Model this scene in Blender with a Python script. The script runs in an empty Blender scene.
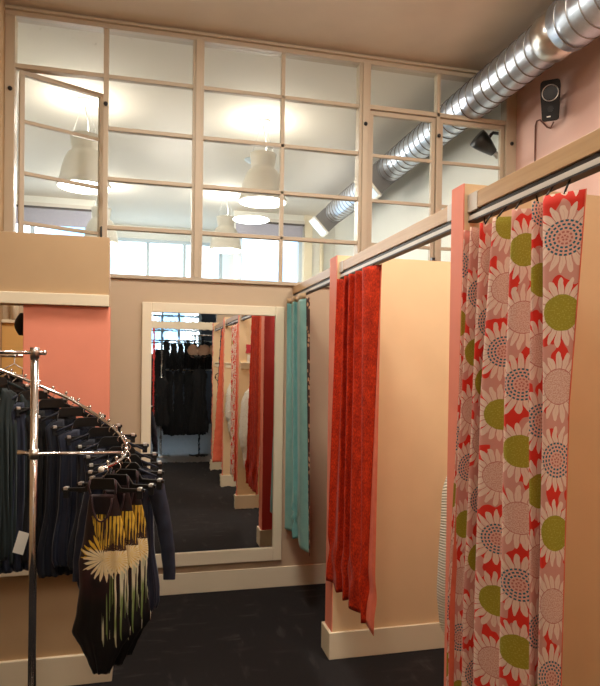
import bpy, bmesh, math, random
from mathutils import Vector, Matrix
random.seed(7)
PI = math.pi
sc = bpy.context.scene
COL = sc.collection

# ------------------------------------------------------------------ materials
def lin(c):
    c = c / 255.0
    return c / 12.92 if c <= 0.04045 else ((c + 0.055) / 1.055) ** 2.4
def rgb(r, g, b): return (lin(r), lin(g), lin(b), 1.0)

class NB:
    """small node builder"""
    def __init__(s, name):
        s.mat = bpy.data.materials.new(name); s.mat.use_nodes = True
        s.nt = s.mat.node_tree; s.nt.nodes.clear()
        s.out = s.nt.nodes.new('ShaderNodeOutputMaterial')
    def node(s, t, **kw):
        n = s.nt.nodes.new(t)
        for k, v in kw.items(): setattr(n, k, v)
        return n
    def put(s, sock, v):
        if hasattr(v, 'is_linked') or isinstance(v, bpy.types.NodeSocket): s.nt.links.new(v, sock)
        else: sock.default_value = v
    def m(s, op, a, b=None, c=None):
        n = s.node('ShaderNodeMath', operation=op)
        for i, v in enumerate((a, b, c)):
            if v is not None: s.put(n.inputs[i], v)
        return n.outputs[0]
    def mix(s, f, a, b):
        n = s.node('ShaderNodeMix', data_type='RGBA')
        s.put(n.inputs[0], f); s.put(n.inputs[6], a); s.put(n.inputs[7], b)
        return n.outputs[2]
    def noise(s, vec, scale, detail=2.0, rough=0.5):
        n = s.node('ShaderNodeTexNoise')
        if vec is not None: s.put(n.inputs['Vector'], vec)
        n.inputs['Scale'].default_value = scale; n.inputs['Detail'].default_value = detail
        n.inputs['Roughness'].default_value = rough
        return n.outputs['Fac']
    def coord(s, which='Object'):
        return s.node('ShaderNodeTexCoord').outputs[which]
    def sep(s, v):
        n = s.node('ShaderNodeSeparateXYZ'); s.put(n.inputs[0], v); return n.outputs
    def comb(s, x, y, z):
        n = s.node('ShaderNodeCombineXYZ')
        for i, v in enumerate((x, y, z)): s.put(n.inputs[i], v)
        return n.outputs[0]
    def ramp(s, f, a, b):
        n = s.node('ShaderNodeMapRange', clamp=True)
        s.put(n.inputs[0], f); n.inputs[1].default_value = a; n.inputs[2].default_value = b
        return n.outputs[0]
    def bsdf(s, color, rough=0.6, metal=0.0, bump=None, bstr=0.2, bdist=0.002, sheen=0.0, spec=None, coat=0.0):
        p = s.node('ShaderNodeBsdfPrincipled')
        s.put(p.inputs['Base Color'], color); s.put(p.inputs['Roughness'], rough)
        p.inputs['Metallic'].default_value = metal
        if sheen: p.inputs['Sheen Weight'].default_value = sheen; p.inputs['Sheen Roughness'].default_value = 0.4
        if spec is not None: p.inputs['Specular IOR Level'].default_value = spec
        if coat: p.inputs['Coat Weight'].default_value = coat
        if bump is not None:
            b = s.node('ShaderNodeBump'); b.inputs['Strength'].default_value = bstr
            b.inputs['Distance'].default_value = bdist
            s.put(b.inputs['Height'], bump); s.nt.links.new(b.outputs[0], p.inputs['Normal'])
        s.nt.links.new(p.outputs[0], s.out.inputs[0])
        return s.mat

def paint(name, c, rough=0.6, var=0.06, scale=6.0, bstr=0.08):
    n = NB(name); co = n.coord(); f = n.noise(co, scale, 3)
    k = tuple(x * (1 - var) for x in c[:3]) + (1,); l = tuple(min(1, x * (1 + var)) for x in c[:3]) + (1,)
    return n.bsdf(n.mix(f, k, l), rough, bump=n.noise(co, 160, 2), bstr=bstr, bdist=0.001)
def metal(name, c, rough=0.2):
    n = NB(name); f = n.noise(n.coord(), 30, 2)
    return n.bsdf(c, n.ramp(f, -2, 1 / max(rough, .01) * .5) if False else rough, 1.0, bump=f, bstr=0.02)
def plastic(name, c, rough=0.4):
    n = NB(name); f = n.noise(n.coord(), 200, 2)
    return n.bsdf(c, rough, bump=f, bstr=0.05, bdist=0.0005)
def emis(name, c, s):
    n = NB(name); e = n.node('ShaderNodeEmission'); e.inputs[0].default_value = c; e.inputs[1].default_value = s
    n.nt.links.new(e.outputs[0], n.out.inputs[0]); return n.mat
def glassy(name, refl=0.05, tint=(1, 1, 1, 1)):
    n = NB(name); t = n.node('ShaderNodeBsdfTransparent'); t.inputs[0].default_value = tint
    g = n.node('ShaderNodeBsdfGlossy'); g.inputs['Roughness'].default_value = 0.3
    mx = n.node('ShaderNodeMixShader'); mx.inputs[0].default_value = refl
    n.nt.links.new(t.outputs[0], mx.inputs[1]); n.nt.links.new(g.outputs[0], mx.inputs[2])
    n.nt.links.new(mx.outputs[0], n.out.inputs[0]); return n.mat
def cloth(name, a, b, scale=40, rough=0.8, sheen=0.2, stretch=(1, 1, 1), weave=900):
    n = NB(name); co = n.coord(); mp = n.node('ShaderNodeMapping'); n.put(mp.inputs[0], co)
    mp.inputs['Scale'].default_value = stretch
    f = n.noise(mp.outputs[0], scale, 4, .6)
    return n.bsdf(n.mix(n.ramp(f, .3, .7), a, b), rough, bump=n.noise(co, weave, 1), bstr=0.15, bdist=0.0006, sheen=sheen)

M = {}
M['beige'] = paint('beige_paint', rgb(226, 196, 154))
M['wall_tan'] = paint('tan_paint', rgb(190, 168, 140))
M['header_beige'] = paint('header_beige_paint', rgb(184, 154, 116))
M['pink'] = paint('dusty_pink_paint', rgb(222, 182, 168))
M['salmon'] = paint('salmon_paint', rgb(240, 146, 122))
M['coral'] = paint('coral_paint', rgb(242, 150, 122))
M['red'] = paint('red_paint', rgb(204, 58, 54))
M['trim'] = paint('cream_trim_paint', rgb(232, 220, 192), .45, .03)
M['frame'] = paint('window_frame_paint', rgb(184, 168, 144), .5, .04)
M['ceil'] = paint('beige_ceiling_paint', rgb(212, 198, 178), .8)
M['yellow'] = paint('yellow_tan_paint', rgb(226, 178, 104))
M['slate'] = paint('slate_paint', rgb(70, 76, 88), .7)
M['white_wall'] = paint('white_paint', rgb(226, 226, 218), .7, .03)
def crackle():
    n = NB('white_ceiling_paint'); co = n.coord()
    a = n.noise(co, 9, 6, .75); b = n.noise(co, 1.2, 2)
    f = n.m('MULTIPLY', n.ramp(a, .63, .68), n.ramp(b, .45, .6))
    return n.bsdf(n.mix(f, rgb(214, 206, 192), rgb(176, 164, 146)), .8, bump=a, bstr=.15, bdist=.004)
M['white_ceil'] = crackle()
M['mirror'] = metal('mirror_silver', (.88, .89, .88, 1), 0.0)
M['chrome'] = metal('chrome', (.78, .77, .76, 1), 0.12)
M['galv_dark'] = metal('dark_sheet_metal', (.22, .21, .20, 1), 0.4)
M['steel'] = metal('brushed_steel', (.62, .60, .57, 1), 0.3)
M['track'] = plastic('white_track', rgb(206, 200, 190), .4)
M['track_dark'] = plastic('gap_shade_and_roller', rgb(40, 32, 28), .5)  # painted gap shade on the curtain track, also colours the blind rollers
M['silver'] = metal('satin_silver', (.9, .89, .87, 1), .35)
M['wire'] = plastic('grey_cord', rgb(120, 118, 114), .6)
M['black'] = plastic('black_plastic', rgb(15, 14, 14), .35)
M['black_matte'] = plastic('matte_black', rgb(16, 15, 15), .7)
M['enamel'] = plastic('white_enamel', rgb(200, 195, 182), .35)
M['lampglow'] = emis('lamp_diffuser_glow', (1, .97, .92, 1), 9)
M['glass'] = glassy('window_glass', .02, (.98, .99, .98, 1))
M['winframe'] = paint('pale_window_frame', rgb(190, 205, 214), .5, .03)  # bluish shadow tint is put into the frame colour
M['blind'] = cloth('grey_blind_cloth', rgb(168, 168, 182), rgb(150, 150, 168), 60)
M['white_card'] = plastic('white_card', rgb(232, 226, 212), .7)
M['red_card'] = plastic('red_card', rgb(186, 40, 52), .6)
M['cable'] = plastic('brown_cable', rgb(122, 78, 64), .6)
M['bra_beige'] = cloth('beige_cloth', rgb(214, 176, 148), rgb(196, 156, 130), 80)
def galv():
    n = NB('galvanised_steel'); co = n.coord()
    v = n.node('ShaderNodeTexVoronoi'); n.put(v.inputs['Vector'], co); v.inputs['Scale'].default_value = 60
    c = n.sep(v.outputs['Color'])[0]
    return n.bsdf(n.mix(c, (.56, .62, .72, 1), (.62, .68, .78, 1)), n.m('MULTIPLY_ADD', c, .05, .3), 1.0)  # blue tint in the base colour stands for reflected sky
M['galv'] = galv()
def wood(name, a, b):
    n = NB(name); co = n.coord(); mp = n.node('ShaderNodeMapping'); n.put(mp.inputs[0], co)
    mp.inputs['Scale'].default_value = (20, 1.2, 24)
    f = n.noise(mp.outputs[0], 2.2, 6, .6)
    return n.bsdf(n.mix(n.ramp(f, .3, .75), a, b), .42, bump=f, bstr=.05)
M['wood'] = wood('birch_wood', rgb(196, 160, 116), rgb(176, 138, 94))
M['wood_floor'] = wood('pale_wood_floor', rgb(112, 102, 94), rgb(92, 84, 78))
def carpet():
    n = NB('charcoal_carpet_tiles'); co = n.coord()
    b = n.node('ShaderNodeTexBrick'); n.put(b.inputs['Vector'], co)
    b.offset = .5; b.inputs['Scale'].default_value = 1.0
    b.inputs['Color1'].default_value = (.0, 0, 0, 1); b.inputs['Color2'].default_value = (1, 1, 1, 1)
    b.inputs['Mortar Size'].default_value = 0.002; b.inputs['Brick Width'].default_value = .5; b.inputs['Row Height'].default_value = .25
    s = n.node('ShaderNodeMapping'); n.put(s.inputs[0], co); s.inputs['Scale'].default_value = (2.5, 9, 1); s.inputs['Rotation'].default_value = (0, 0, .7)
    f1 = n.ramp(n.noise(s.outputs[0], 1.6, 4, .6), .58, .72)
    s2 = n.node('ShaderNodeMapping'); n.put(s2.inputs[0], co); s2.inputs['Scale'].default_value = (9, 2.5, 1)
    f2 = n.ramp(n.noise(s2.outputs[0], 1.3, 4, .6), .58, .72)
    f = n.m('ADD', n.m('MULTIPLY', f1, b.outputs[0]), n.m('MULTIPLY', f2, n.m('SUBTRACT', 1.0, b.outputs[0])))
    fine = n.noise(co, 420, 2)
    c = n.mix(n.m('MULTIPLY', f, .8), rgb(44, 42, 43), rgb(78, 75, 75))
    c = n.mix(n.m('MULTIPLY', fine, .5), c, rgb(22, 21, 22))
    return n.bsdf(c, .95, bump=fine, bstr=.8, bdist=.004, spec=.15)
M['carpet'] = carpet()
def velvet():
    n = NB('crushed_red_velvet'); uv = n.coord('UV')
    mp = n.node('ShaderNodeMapping'); n.put(mp.inputs[0], uv); mp.inputs['Scale'].default_value = (2.2, 1, 1)
    f = n.noise(mp.outputs[0], 85, 5, .75); g = n.noise(mp.outputs[0], 14, 3, .6)
    k = n.ramp(n.m('ADD', n.m('MULTIPLY', f, .7), n.m('MULTIPLY', g, .3)), .38, .64)
    return n.bsdf(n.mix(k, rgb(122, 17, 6), rgb(234, 66, 22)), .7, bump=f, bstr=.35, bdist=.003, sheen=.06, spec=.2)
M['velvet'] = velvet()
M['lining'] = cloth('coral_lining_cloth', rgb(238, 122, 88), rgb(222, 104, 74), 20)
def satin(name, a, b):
    n = NB(name); uv = n.coord('UV'); f = n.noise(uv, 12, 4, .6); w = n.noise(uv, 700, 1)
    return n.bsdf(n.mix(n.ramp(f, .3, .7), a, b), .42, bump=n.m('ADD', f, n.m('MULTIPLY', w, .05)), bstr=.25, bdist=.01, sheen=.1)
M['turq'] = satin('turquoise_satin', rgb(130, 180, 174), rgb(112, 166, 162))
M['navy_curtain'] = satin('navy_curtain_cloth', rgb(34, 50, 78), rgb(22, 34, 58))
M['tape'] = cloth('header_tape', rgb(206, 178, 140), rgb(188, 158, 122), 60)
def brownfloral():
    n = NB('brown_floral_lining'); uv = n.coord('UV'); v = n.node('ShaderNodeTexVoronoi'); n.put(v.inputs['Vector'], uv)
    v.inputs['Scale'].default_value = 26
    f = n.ramp(n.m('SUBTRACT', v.outputs['Distance'], n.m('MULTIPLY', n.noise(uv, 60, 2), .35)), .12, .2)
    return n.bsdf(n.mix(f, rgb(196, 156, 120), rgb(62, 34, 26)), .8)
M['brown_floral'] = brownfloral()

def flower_mat():
    n = NB('sunflower_print_cotton'); m = n.m
    uv = n.sep(n.coord('UV')); u, v = uv[0], uv[1]
    co = n.coord('UV')
    w1 = n.noise(co, 22, 2); w2 = n.noise(co, 70, 2)
    pink = rgb(214, 150, 134); cream = rgb(236, 206, 186); red = rgb(222, 46, 26); lime = rgb(158, 146, 34); teal = rgb(14, 96, 112)
    # leaf-like red blobs on the pink ground
    lf = n.noise(n.comb(m('MULTIPLY', u, 1.25), v, 0.0), 13.5, 1.5, .4)
    col = n.mix(n.ramp(lf, .49, .498), pink, red)
    W, H = .27, .173
    def lattice(col, ou, ov, off):
        a = m('DIVIDE', m('SUBTRACT', u, ou), W); b = m('DIVIDE', m('SUBTRACT', v, ov), H)
        ca = m('FLOOR', m('ADD', a, .5)); cb = m('FLOOR', m('ADD', b, .5))
        fx = m('MULTIPLY', m('SUBTRACT', a, ca), W); fy = m('MULTIPLY', m('SUBTRACT', b, cb), H)
        r = m('SQRT', m('ADD', m('MULTIPLY', fx, fx), m('MULTIPLY', fy, fy)))
        th = m('ARCTAN2', fy, fx)
        typ = m('FLOORED_MODULO', m('ADD', m('SUBTRACT', m('MULTIPLY', ca, 2), cb), off), 3.0)
        thn = m('ADD', th, m('MULTIPLY', m('SUBTRACT', w1, .5), .35))
        pet = m('POWER', m('ABSOLUTE', m('SINE', m('MULTIPLY', thn, 10.5))), .9)
        rp = m('ADD', .050, m('MULTIPLY', pet, m('ADD', .010, m('MULTIPLY', w1, .040))))
        pm = m('LESS_THAN', r, rp)
        pin = m('GREATER_THAN', pet, .3)
        vein = m('MULTIPLY', m('LESS_THAN', m('ABSOLUTE', m('SINE', m('MULTIPLY', thn, 19.0))), .16), m('LESS_THAN', r, .066))
        pc = n.mix(m('MULTIPLY', vein, .45), cream, rgb(206, 150, 136))
        pc = n.mix(pin, rgb(206, 146, 130), pc)
        col = n.mix(pm, col, pc)
        # disc
        disc = m('LESS_THAN', r, m('ADD', .0405, m('MULTIPLY', w2, .004)))
        ring = m('FLOORED_MODULO', m('DIVIDE', r, .0086), 1.0); ri = m('FLOOR', m('DIVIDE', r, .0086))
        cnt = m('ADD', m('MULTIPLY', ri, 5.0), 5.0)
        dash = m('MULTIPLY', m('MULTIPLY', m('GREATER_THAN', ring, .35), m('LESS_THAN', ring, .85)), m('GREATER_THAN', m('SINE', m('ADD', m('MULTIPLY', th, cnt), m('MULTIPLY', ri, 2.0))), -.35))
        tealmask = m('MULTIPLY', dash, m('GREATER_THAN', r, .0165))
        d0 = n.mix(tealmask, rgb(226, 176, 158), teal)
        d0 = n.mix(m('MULTIPLY', dash, m('LESS_THAN', r, .0165)), d0, rgb(188, 110, 100))
        dots = m('GREATER_THAN', n.noise(co, 260, 1), .58)
        d1 = n.mix(m('MULTIPLY', dots, .35), lime, rgb(206, 196, 92))
        d2 = n.mix(m('MULTIPLY', m('GREATER_THAN', n.noise(co, 330, 1), .5), .7), rgb(212, 160, 142), cream)
        d2 = n.mix(m('GREATER_THAN', r, .0405), d2, rgb(196, 116, 106))
        dc = n.mix(m('GREATER_THAN', typ, .5), d0, d1)
        dc = n.mix(m('GREATER_THAN', typ, 1.5), dc, d2)
        return n.mix(disc, col, dc)
    col = lattice(col, .117, -.0165, 1.0)
    col = lattice(col, -.018, -.103, 2.0)
    return n.bsdf(col, .8, bump=n.noise(co, 900, 1), bstr=.12, bdist=.0005, sheen=.1)
M['flower'] = flower_mat()

def palm_mat():
    n = NB('maroon_palm_print_jersey'); m = n.m; co = n.coord(); s = n.sep(co); x, z = s[0], s[2]
    cx, cz = .010, -.215
    dx = m('SUBTRACT', x, cx); dz = m('SUBTRACT', z, cz)
    r = m('SQRT', m('ADD', m('MULTIPLY', dx, dx), m('MULTIPLY', dz, dz))); th = m('ARCTAN2', dz, dx)
    tn = n.noise(n.comb(m('MULTIPLY', th, 2.2), 0.0, 0.0), 3.0, 2)
    base = n.mix(n.ramp(n.noise(co, 14, 3), .4, .6), rgb(52, 24, 28), rgb(26, 14, 18))
    base = n.mix(n.ramp(m('MULTIPLY', z, -1.0), .28, .38), base, rgb(14, 11, 12))
    yel = n.mix(n.noise(co, 60, 2), rgb(248, 216, 84), rgb(214, 158, 34)); crm = n.mix(n.noise(co, 50, 2), rgb(250, 240, 214), rgb(240, 214, 140))
    # long vertical strokes from the neckline
    streak = n.noise(n.comb(m('MULTIPLY', x, 210.0), m('MULTIPLY', z, 7.0), 3.0), 1.0, 2, .5)
    up = m('MULTIPLY', m('MULTIPLY', m('GREATER_THAN', dz, .030), m('LESS_THAN', z, -.07)), m('GREATER_THAN', x, m('MULTIPLY', dz, -.25)))
    col = n.mix(m('MULTIPLY', up, m('GREATER_THAN', streak, .52)), base, yel)
    # streaming streaks below
    st0 = n.noise(n.comb(m('MULTIPLY', x, 70.0), 0.0, 4.0), 1.0, 1)
    dn = m('MULTIPLY', m('MULTIPLY', m('LESS_THAN', dz, -.03), m('GREATER_THAN', z, m('ADD', -.62, m('MULTIPLY', st0, .26)))), m('GREATER_THAN', x, .004))
    st2 = n.noise(n.comb(m('MULTIPLY', x, 110.0), m('MULTIPLY', z, 2.5), 9.0), 1.0, 2)
    gcol = n.mix(n.ramp(n.noise(n.comb(m('MULTIPLY', x, 40.0), m('MULTIPLY', z, 4.0), 1.0), 1.0, 2), .45, .55), rgb(240, 232, 206), rgb(128, 148, 84))
    col = n.mix(m('MULTIPLY', dn, m('GREATER_THAN', st2, .53)), col, gcol)
    # radiating spikes
    spk = m('POWER', m('ABSOLUTE', m('SINE', m('ADD', m('MULTIPLY', th, 11.0), m('MULTIPLY', tn, 3.0)))), .6)
    Rm = m('ADD', .026, m('MULTIPLY', spk, m('ADD', .008, m('MULTIPLY', tn, .075))))
    left = m('LESS_THAN', m('ABSOLUTE', m('SUBTRACT', th, 2.55)), .75)
    col = n.mix(m('MULTIPLY', m('MULTIPLY', left, m('LESS_THAN', r, m('MULTIPLY', Rm, 1.15))), m('GREATER_THAN', spk, .62)), col, yel)
    low = m('LESS_THAN', dz, m('ADD', .012, m('MULTIPLY', spk, .02)))
    col = n.mix(m('MULTIPLY', m('MULTIPLY', low, m('LESS_THAN', r, Rm)), m('GREATER_THAN', spk, .3)), col, crm)
    dx2 = m('SUBTRACT', dx, .042); dz2 = m('ADD', dz, .004)
    r2 = m('SQRT', m('ADD', m('MULTIPLY', dx2, dx2), m('MULTIPLY', dz2, dz2))); th2 = m('ARCTAN2', dz2, dx2)
    sp2 = m('ABSOLUTE', m('SINE', m('ADD', m('MULTIPLY', th2, 12.0), m('MULTIPLY', tn, 4.0))))
    leafs = n.mix(n.ramp(sp2, .25, .6), yel, crm)
    core = m('MULTIPLY', m('LESS_THAN', r2, m('ADD', .030, m('MULTIPLY', sp2, m('ADD', .012, m('MULTIPLY', tn, .03))))), m('GREATER_THAN', dx, .004))
    col = n.mix(m('MULTIPLY', core, m('LESS_THAN', dz, .026)), col, leafs)
    band = m('MULTIPLY', m('LESS_THAN', m('ABSOLUTE', m('SUBTRACT', dz, .036)), .010), m('GREATER_THAN', dx, .0))
    col = n.mix(m('MULTIPLY', band, m('GREATER_THAN', n.noise(co, 220, 2), .46)), col, rgb(62, 38, 34))
    return n.bsdf(col, .5, bump=n.noise(co, 30, 3), bstr=.2, bdist=.004, sheen=.1)
M['palm'] = palm_mat()
M['maroon'] = cloth('maroon_jersey', rgb(58, 26, 32), rgb(38, 18, 22), 40)
M['navy'] = cloth('navy_jersey', rgb(32, 40, 62), rgb(20, 25, 42), 10, .65, .25, (6, 6, .6))
M['navy2'] = cloth('dark_navy_jersey', rgb(26, 32, 48), rgb(14, 17, 28), 10, .7, .2, (6, 6, .6))
M['green'] = cloth('dark_green_jersey', rgb(26, 42, 42), rgb(14, 24, 25), 10, .7, .2, (6, 6, .6))
M['blackcloth'] = cloth('black_jersey', rgb(20, 19, 22), rgb(10, 10, 12), 10, .8, .1, (6, 6, .6))
def whiteknit():
    n = NB('white_cable_knit'); co = n.coord(); s = n.sep(co)
    k = n.m('SINE', n.m('ADD', n.m('MULTIPLY', s[2], 700.0), n.m('MULTIPLY', n.m('ABSOLUTE', n.m('SINE', n.m('MULTIPLY', s[0], 120.0))), 4.0)))
    return n.bsdf(n.mix(n.ramp(k, -1, 0), rgb(206, 196, 176), rgb(240, 234, 220)), .9, bump=k, bstr=.6, bdist=.004)
M['knit'] = whiteknit()

# ------------------------------------------------------------------ mesh helpers
class MB:
    def __init__(s): s.v = []; s.f = []; s.uv = []; s.mi = []
    def add(s, vs, fs, uvs=None, mi=0):
        o = len(s.v); s.v += [Vector(p) for p in vs]
        for i, f in enumerate(fs):
            s.f.append([o + k for k in f]); s.uv.append(uvs[i] if uvs else None); s.mi.append(mi)
        return s
    def box(s, x0, x1, y0, y1, z0, z1, mi=0):
        vs = [(x0, y0, z0), (x1, y0, z0), (x1, y1, z0), (x0, y1, z0), (x0, y0, z1), (x1, y0, z1), (x1, y1, z1), (x0, y1, z1)]
        return s.add(vs, [(3, 2, 1, 0), (4, 5, 6, 7), (0, 1, 5, 4), (1, 2, 6, 5), (2, 3, 7, 6), (3, 0, 4, 7)], mi=mi)
    def obox(s, c, hx, hy, hz, R):
        vs = []
        for z in (-1, 1):
            for x, y in ((-1, -1), (1, -1), (1, 1), (-1, 1)): vs.append(Vector(c) + R @ Vector((x * hx, y * hy, z * hz)))
        return s.add(vs, [(3, 2, 1, 0), (4, 5, 6, 7), (0, 1, 5, 4), (1, 2, 6, 5), (2, 3, 7, 6), (3, 0, 4, 7)])
    def tube(s, pts, r, n=10, caps=True):
        pts = [Vector(p) for p in pts]; rs = r if isinstance(r, (list, tuple)) else [r] * len(pts)
        t0 = (pts[1] - pts[0]).normalized(); up = Vector((0, 0, 1)) if abs(t0.z) < .9 else Vector((1, 0, 0))
        nx = t0.cross(up).normalized(); vs = []
        for i, p in enumerate(pts):
            a = pts[max(i - 1, 0)]; b = pts[min(i + 1, len(pts) - 1)]; t = (b - a).normalized()
            nx = (nx - t * nx.dot(t)); nx = nx.normalized() if nx.length > 1e-6 else t.orthogonal().normalized(); ny = t.cross(nx)
            for k in range(n):
                q = 2 * PI * k / n; vs.append(p + (nx * math.cos(q) + ny * math.sin(q)) * rs[i])
        fs = []
        for i in range(len(pts) - 1):
            for k in range(n): fs.append((i * n + k, i * n + (k + 1) % n, (i + 1) * n + (k + 1) % n, (i + 1) * n + k))
        if caps: fs += [tuple(reversed(range(n))), tuple(range((len(pts) - 1) * n, len(pts) * n))]
        return s.add(vs, fs)
    def lathe(s, prof, c=(0, 0, 0), n=32):
        c = Vector(c); vs = []
        for r, z in prof:
            for k in range(n): q = 2 * PI * k / n; vs.append(c + Vector((r * math.cos(q), r * math.sin(q), z)))
        fs = []
        for i in range(len(prof) - 1):
            for k in range(n): fs.append((i * n + k, i * n + (k + 1) % n, (i + 1) * n + (k + 1) % n, (i + 1) * n + k))
        return s.add(vs, fs)
    def ball(s, c, r, n=12, m=8):
        prof = [(max(r * math.sin(PI * i / m), 1e-4), -r * math.cos(PI * i / m)) for i in range(m + 1)]
        return s.lathe(prof, c, n)
    def prism(s, outline, y0, y1):
        """outline in x,z; extruded along y"""
        k = len(outline); vs = [(x, y0, z) for x, z in outline] + [(x, y1, z) for x, z in outline]
        return s.add(vs, [tuple(range(k)), tuple(reversed(range(k, 2 * k)))] + [(i, i + k, (i + 1) % k + k, (i + 1) % k) for i in range(k)])
    def grid(s, rows, uvrows=None, mi=0):
        h, w = len(rows), len(rows[0]); vs = [p for r in rows for p in r]; fs = []; uvs = []
        for j in range(h - 1):
            for i in range(w - 1):
                q = (j * w + i, j * w + i + 1, (j + 1) * w + i + 1, (j + 1) * w + i); fs.append(q)
                if uvrows: uvs.append([uvrows[a // w][a % w] for a in q])
        return s.add(vs, fs, uvs if uvrows else None, mi)
    def build(s, name, mat, parent=None, base=None, smooth=False, bevel=0, solid=0, rot=0.0, raw=False):
        """vertices are in world metres; the origin goes to the parent's frame or to the base point"""
        if parent is not None:
            off = Vector((0, 0, 0)); p = parent
            while p is not None: off += p.location; p = p.parent
        elif base is not None: off = Vector(base)
        else:
            xs = [v.x for v in s.v]; ys = [v.y for v in s.v]; zs = [v.z for v in s.v]
            off = Vector(((min(xs) + max(xs)) / 2, (min(ys) + max(ys)) / 2, min(zs)))
        if raw: off = Vector((0, 0, 0))
        me = bpy.data.meshes.new(name); me.from_pydata([v - off for v in s.v], [], s.f)
        if any(u for u in s.uv):
            ul = me.uv_layers.new(name='UVMap')
            for pi, poly in enumerate(me.polygons):
                if s.uv[pi]:
                    for k, li in enumerate(poly.loop_indices): ul.data[li].uv = s.uv[pi][k]
        mats = mat if isinstance(mat, (list, tuple)) else [mat]
        for q in mats: me.materials.append(q)
        for pi, poly in enumerate(me.polygons):
            poly.use_smooth = smooth; poly.material_index = s.mi[pi]
        me.update()
        bm = bmesh.new(); bm.from_mesh(me)
        if not any(u for u in s.uv): bmesh.ops.recalc_face_normals(bm, faces=bm.faces)
        bm.to_mesh(me); bm.free()
        o = bpy.data.objects.new(name, me); COL.objects.link(o)
        if parent is not None: o.parent = parent
        elif not raw: o.location = off
        if bevel:
            b = o.modifiers.new('bevel', 'BEVEL'); b.width = bevel; b.segments = 2; b.limit_method = 'ANGLE'
        if solid:
            b = o.modifiers.new('solid', 'SOLIDIFY'); b.thickness = solid; b.offset = 0
        return o

def tag(o, label=None, cat=None, group=None, kind=None):
    if label: o['label'] = label
    if cat: o['category'] = cat
    if group: o['group'] = group
    if kind: o['kind'] = kind
    return o
def empty(name, loc, label, cat, group=None, kind=None):
    o = bpy.data.objects.new(name, None); COL.objects.link(o); o.location = loc; o.empty_display_size = .1
    return tag(o, label, cat, group, kind)
def struct(name, mb, mat, **kw):
    o = mb.build(name, mat, **kw); o['kind'] = 'structure'; return o
def dup(o, loc=None, label=None, group=None, parent=None):
    kids = [k for k in bpy.data.objects if k.parent == o]
    c = o.copy(); COL.objects.link(c)
    if parent is not None: c.parent = parent
    if loc is not None: c.location = loc
    if label: c['label'] = label
    if group: c['group'] = group
    for k in kids: dup(k, parent=c)
    return c
def lerp(a, b, t): return a + (b - a) * t

# ------------------------------------------------------------------ camera
CAM = Vector((0, 0, 1.5))
f, cy, yaw, pitch, roll = 614.5, 370.55, .24059, .01134, .01348
def rotm():
    base = Matrix(((1, 0, 0), (0, 0, -1), (0, 1, 0)))
    a, b = math.cos(yaw), math.sin(yaw); Rz = Matrix(((a, -b, 0), (b, a, 0), (0, 0, 1)))
    a, b = math.cos(pitch), math.sin(pitch); Rx = Matrix(((1, 0, 0), (0, a, -b), (0, b, a)))
    a, b = math.cos(roll), math.sin(roll); Rr = Matrix(((a, -b, 0), (b, a, 0), (0, 0, 1)))
    return Rr @ Rx @ base @ Rz
Rw = rotm()
cd = bpy.data.cameras.new('camera'); cam = bpy.data.objects.new('camera', cd); COL.objects.link(cam)
mw = (Matrix(((1, 0, 0), (0, -1, 0), (0, 0, -1))) @ Rw).transposed().to_4x4(); mw.translation = CAM
cam.matrix_world = mw
cd.sensor_fit = 'VERTICAL'; cd.sensor_height = 24.0; cd.lens = f * 24.0 / 686.0
cd.shift_y = (cy - 343.0) / 686.0
cd.clip_start = .02; cd.clip_end = 100
sc.camera = cam

# ------------------------------------------------------------------ room shell
CZ = 3.63; WY = 4.03; RX = 2.6; BY = -1.3
struct('floor', MB().box(-2.6, RX, BY, 10.3, -.08, 0), M['carpet'])
struct('floor_shop', MB().box(-2.6, RX, -7.1, BY, -.08, 0), M['wood_floor'])
struct('ceiling', MB().box(-2.6, RX, BY, WY + .05, CZ, CZ + .1), M['ceil'])
struct('ceiling_far', MB().box(-2.6, RX, WY + .05, 10.3, CZ, CZ + .1), M['white_ceil'])
struct('ceiling_shop', MB().box(-2.6, RX, -7.1, BY, CZ, CZ + .1), M['white_ceil'])
struct('wall_back', MB().box(-.86, RX, WY, WY + .12, 0, 2.02), M['wall_tan'])
struct('wall_right', MB().box(RX, RX + .1, BY, WY + .05, 0, CZ), M['pink'])
struct('wall_right_far', MB().box(RX, RX + .1, WY + .05, 8.7, 0, CZ), M['white_wall'])
struct('wall_left', MB().box(-.98, -.86, 3.06, WY + .12, 0, CZ), M['header_beige'])
struct('wall_left_return', MB().box(-2.6, -.98, 3.06, 3.16, 0, CZ), M['header_beige'])
struct('wall_left_side', MB().box(-2.7, -2.6, BY, 3.16, 0, CZ), M['header_beige'])
struct('wall_left_far', MB().box(-2.7, -2.6, WY + .12, 8.7, 0, CZ).box(-2.7, -.98, WY, WY + .12, 0, CZ), M['white_wall'])
# back wall baseboard
struct('baseboard_back', MB().box(-.86, RX, WY - .015, WY, 0, .135), M['trim'], bevel=.003)

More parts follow.
